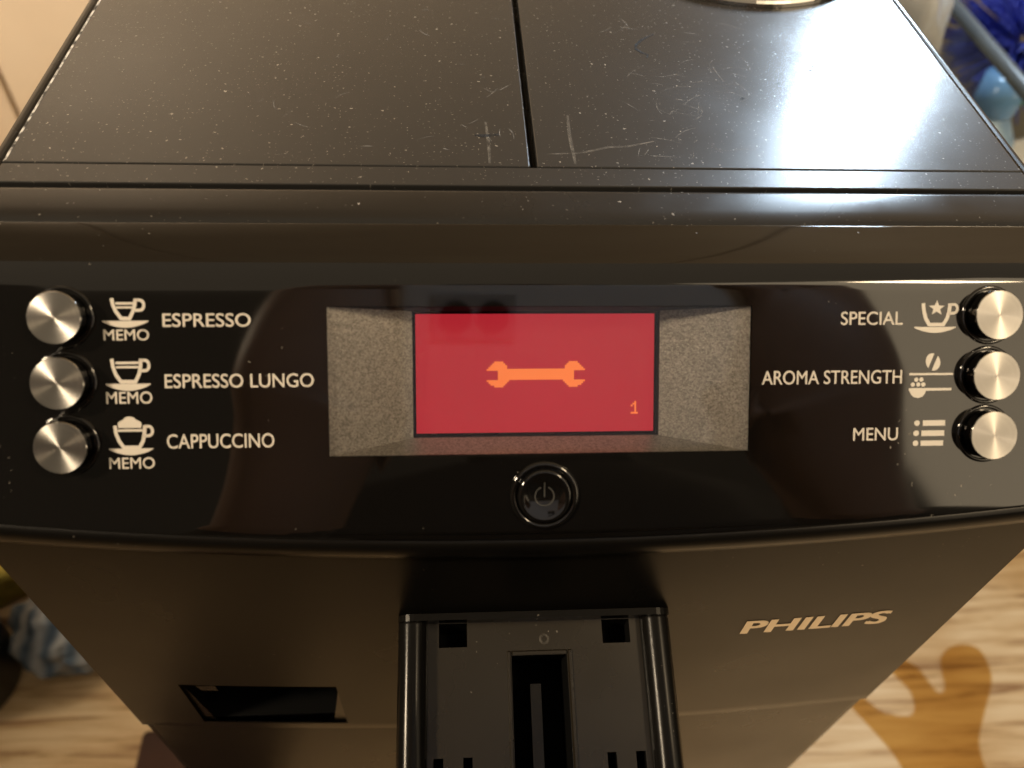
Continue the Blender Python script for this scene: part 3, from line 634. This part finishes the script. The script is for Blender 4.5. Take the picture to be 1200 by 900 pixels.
bm = bmesh.new(); bmesh.ops.create_icosphere(bm, subdivisions=5, radius=1)
for v in bm.verts:
    p = v.co.copy(); r = 1 + 0.25 * noise.noise(p * 2.0 + Vector((5, 5, 5))) + 0.12 * noise.noise(p * 5); v.co = Vector((p.x * 0.095 * r, p.y * 0.10 * r, max(-0.05, p.z * 0.055 * r)))
obj('dark_cloth', bm, noisy('slate_cloth', (0.015, 0.02, 0.035), (0.10, 0.12, 0.17), 26, 0.8), loc=(0.395, 0.245, 0.054), smooth=True, label='dark slate cloth heaped at the bottom of the clear basin', cat='cloth')
# crumpled clear bag
bm = bmesh.new(); bmesh.ops.create_icosphere(bm, subdivisions=5, radius=1)
for v in bm.verts:
    p = v.co.copy(); r = 1 + 0.32 * noise.noise(p * 1.7 + Vector((3, 1, 0))) + 0.16 * abs(noise.noise(p * 4.5)) + 0.08 * noise.noise(p * 9)
    v.co = Vector((p.x * 0.056 * r, p.y * 0.085 * r, max(-0.105, p.z * 0.165 * r)))
obj('plastic_bag', bm, M_BAG, loc=(0.193, 0.290, 0.107), smooth=True, label='crumpled clear plastic bag between the machine and the basin', cat='bag')

# left: cloth, sponge, dark cup and a red-brown board
bm = bmesh.new(); bmesh.ops.create_icosphere(bm, subdivisions=5, radius=1)
for v in bm.verts:
    p = v.co.copy(); r = 1 + 0.22 * noise.noise(p * 2.2) + 0.10 * noise.noise(p * 6); v.co = Vector((p.x * 0.028 * r, p.y * 0.024 * r, max(-0.018, p.z * 0.020 * r)))
mm, n, l, b = mat('striped_cloth'); t = n.new('ShaderNodeTexCoord'); wv = n.new('ShaderNodeTexWave'); wv.inputs['Scale'].default_value = 26; wv.inputs['Distortion'].default_value = 5; wv.inputs['Detail'].default_value = 2; l.new(t.outputs['Object'], wv.inputs[0])
cr = n.new('ShaderNodeValToRGB'); l.new(wv.outputs[0], cr.inputs[0]); cr.color_ramp.elements[0].color = (0.06, 0.09, 0.13, 1); cr.color_ramp.elements[1].color = (0.24, 0.25, 0.26, 1); l.new(cr.outputs[0], b.inputs['Base Color']); setp(b, rough=0.85)
obj('crumpled_cloth', bm, mm, loc=(-0.216, 0.050, 0.018), smooth=True, label='crumpled blue and white cloth on the counter', cat='cloth')
bm = bmesh.new(); box(bm, -0.035, 0.035, -0.024, 0.024, 0, 0.028, 0.005, 3)
for v in bm.verts: v.co += Vector((noise.noise(v.co * 60), noise.noise(v.co * 60 + Vector((9, 0, 0))), 0)) * 0.003
o = obj('sponge', bm, noisy('yellow_sponge', (0.22, 0.17, 0.02), (0.36, 0.28, 0.05), 160, 0.9, bump=0.4), loc=(-0.262, 0.098, 0.0), label='yellow sponge on the counter behind the blue and white cloth', cat='sponge'); o.rotation_euler.z = 0.5
bm = bmesh.new(); lathe(bm, [(0, 0), (0.026, 0), (0.028, 0.003), (0.033, 0.06), (0.034, 0.062), (0.032, 0.062), (0.027, 0.006), (0, 0.005)], 40)
obj('dark_cup', bm, plain('black_glaze', (0.006, 0.006, 0.006), 0.3), loc=(-0.268, 0.030, 0), smooth=True, label='small black cup standing by the blue and white cloth', cat='cup')
bm = bmesh.new(); box(bm, -0.168, -0.112, -0.16, -0.002, 0.0005, 0.016, 0.003, 2)
obj('wooden_board', bm, noisy('red_brown_wood', (0.030, 0.009, 0.004), (0.055, 0.018, 0.008), 40, 0.75), label='dark red-brown wooden board lying against the foot of the coffee machine', cat='board')

# ------------------------------------------------------------------ the photographer and phone (seen only as reflections in the gloss panel)
bm = bmesh.new(); box(bm, -1.6, 1.6, -1.8, 0.42, -0.92, -0.90); obj('floor', bm, noisy('floor_brown', (0.10, 0.07, 0.045), (0.14, 0.10, 0.06), 14, 0.5), kind='structure')
PC = Vector((-0.015909, -0.138715, 0.096478 + H))
ph = empty('smartphone', PC - CF * 0.004, 'pale smartphone with two round camera lenses mirrored in the glossy panel', 'smartphone')
ph.matrix_world = Matrix.Translation(PC - CF * 0.0035) @ Matrix((CR, -CD, -CF)).transposed().to_4x4()
bm = bmesh.new(); box(bm, -0.020, 0.126, -0.052, 0.020, -0.0005, 0.0075, 0.0025, 3); obj('phone_body', bm, plain('phone_back', (0.80, 0.78, 0.76), 0.4), ph)
bm = bmesh.new(); box(bm, -0.0085, 0.022, -0.0085, 0.0085, -0.0018, -0.0004, 0.0006, 2); obj('camera_bump', bm, plain('phone_bump', (0.45, 0.44, 0.43), 0.25), ph)
for x in (0.0, 0.0135):
    bm = bmesh.new(); lathe(bm, [(0.0058, -0.0017), (0.0058, -0.0026), (0.0050, -0.0026), (0.0046, -0.0022), (0, -0.0022)], 32); obj('camera_lens', bm, plain('lens_black', (0.004, 0.004, 0.005), 0.15), ph, (x, 0, 0))

def person():
    V, E, Rr = [], [], []
    def v(co, r, link=None):
        V.append(Vector(co)); Rr.append(r if isinstance(r, tuple) else (r, r))
        if link is not None: E.append((link, len(V) - 1))
        return len(V) - 1
    pel = v((0.13, -0.50, 0.04), (0.165, 0.12)); wai = v((0.13, -0.49, 0.20), (0.145, 0.105), pel); che = v((0.13, -0.475, 0.40), (0.185, 0.12), wai); nb = v((0.13, -0.46, 0.555), (0.085, 0.075), che)
    ne = v((0.125, -0.44, 0.62), 0.052, nb); jaw = v((0.12, -0.405, 0.675), (0.062, 0.07), ne); he = v((0.115, -0.415, 0.745), (0.075, 0.092), jaw); to = v((0.115, -0.43, 0.815), (0.062, 0.075), he)
    for s in (-1, 1):
        sh = v((0.13 + s * 0.172, -0.47, 0.515), 0.060, che); el = v((0.13 + s * 0.200, -0.40, 0.27), 0.048, sh)
        wx = -0.055 if s < 0 else 0.110
        wr_ = v((wx + s * 0.035, -0.215, 0.375), 0.027, el); pa = v((wx + s * 0.012, -0.170, 0.405), (0.034, 0.016), wr_); kn = v((wx + s * 0.005, -0.150, 0.430), (0.036, 0.013), pa)
        for k, (dx, L) in enumerate(((-0.024, 0.9), (-0.008, 1.0), (0.008, 0.97), (0.024, 0.8))):
            a = v((wx + s * 0.006 + dx * 0.6, -0.140, 0.445 + 0.004 * k), 0.0085, kn); b_ = v((wx - s * 0.012 * L + dx * 0.3, -0.132, 0.452 + 0.006 * k), 0.0080, a); v((wx - s * 0.030 * L + dx * 0.2, -0.134 - 0.004 * k, 0.455 + 0.006 * k), 0.0070, b_)
        th_ = v((wx - s * 0.020, -0.175, 0.420), 0.0105, pa); v((wx - s * 0.042, -0.172, 0.432), 0.0085, th_)
        hp = v((0.13 + s * 0.10, -0.50, -0.04), 0.095, pel); kne = v((0.13 + s * 0.11, -0.48, -0.42), 0.062, hp); an = v((0.13 + s * 0.115, -0.52, -0.81), 0.042, kne); hl = v((0.13 + s * 0.115, -0.52, -0.865), (0.04, 0.035), an); v((0.13 + s * 0.13, -0.38, -0.872), (0.042, 0.026), hl)
    for k, q in enumerate(V):
        if q.y < -0.24: q.x -= 0.075
    me = bpy.data.meshes.new('person'); me.from_pydata(V, E, []); o = bpy.data.objects.new('person_tmp', me); COL.objects.link(o)
    sk = o.modifiers.new('s', 'SKIN'); sk.use_smooth_shade = True; o.modifiers.new('d', 'SUBSURF').levels = 2
    sv = me.skin_vertices[0].data
    for i, r in enumerate(Rr): sv[i].radius = r
    sv[0].use_root = True
    dg = bpy.context.evaluated_depsgraph_get(); m2 = bpy.data.meshes.new_from_object(o.evaluated_get(dg)); bpy.data.objects.remove(o)
    m2.materials.clear()
    for k in (noisy('dark_jumper', (0.012, 0.011, 0.010), (0.020, 0.018, 0.016), 60, 0.9), noisy('skin', (0.30, 0.17, 0.11), (0.36, 0.21, 0.14), 30, 0.5), noisy('dark_trousers', (0.015, 0.017, 0.022), (0.025, 0.027, 0.034), 60, 0.9)): m2.materials.append(k)
    for p in m2.polygons:
        c = p.center; p.use_smooth = True
        p.material_index = 1 if (c.z > 0.60 or c.y > -0.205 and c.z > 0) else 2 if c.z < 0.03 else 0
    for w_ in m2.vertices:            # low point of the soles on the floor
        w_.co.z = max(w_.co.z, -0.8995)
    root = obj('person', m2, None, label='person in a dark jumper holding up the phone, mirrored in the glossy panel', cat='person')
    bm = bmesh.new(); bmesh.ops.create_icosphere(bm, subdivisions=4, radius=1)
    for q in bm.verts:
        c = q.co.copy(); q.co = Vector((0.040 + c.x * 0.088, -0.432 + c.y * 0.105, 0.765 + c.z * 0.098 * (1 + 0.08 * noise.noise(c * 3))))
    bmesh.ops.delete(bm, geom=[q for q in bm.verts if q.co.y > -0.385 and q.co.z < 0.80 or q.co.z < 0.69], context='VERTS')
    obj('hair', bm, noisy('dark_hair', (0.008, 0.006, 0.004), (0.02, 0.014, 0.01), 200, 0.6), root, smooth=True)
    bm = bmesh.new(); q = [bm.verts.new(x) for x in ((0.040, -0.318, 0.755), (0.028, -0.330, 0.715), (0.052, -0.330, 0.715), (0.040, -0.296, 0.718))]
    for t in ((0, 1, 3), (0, 3, 2), (1, 2, 3)): bm.faces.new([q[i] for i in t])
    obj('nose', bm, bpy.data.materials['skin'], root)
    for s in (-1, 1):
        bm = bmesh.new(); bmesh.ops.create_icosphere(bm, subdivisions=2, radius=0.011); obj('eye', bm, plain('eye_dark', (0.05, 0.04, 0.03), 0.2), root, (0.040 + s * 0.032, -0.330, 0.758), smooth=True)
        bm = bmesh.new(); bmesh.ops.create_icosphere(bm, subdivisions=2, radius=1)
        for q in bm.verts: q.co = Vector((q.co.x * 0.010, q.co.y * 0.018, q.co.z * 0.030))
        obj('ear', bm, bpy.data.materials['skin'], root, (0.040 + s * 0.082, -0.415, 0.745), smooth=True)
    bm = bmesh.new(); box(bm, 0.017, 0.063, -0.338, -0.326, 0.680, 0.690, 0.003, 2); obj('mouth', bm, plain('lips', (0.28, 0.10, 0.08), 0.4), root)
person()
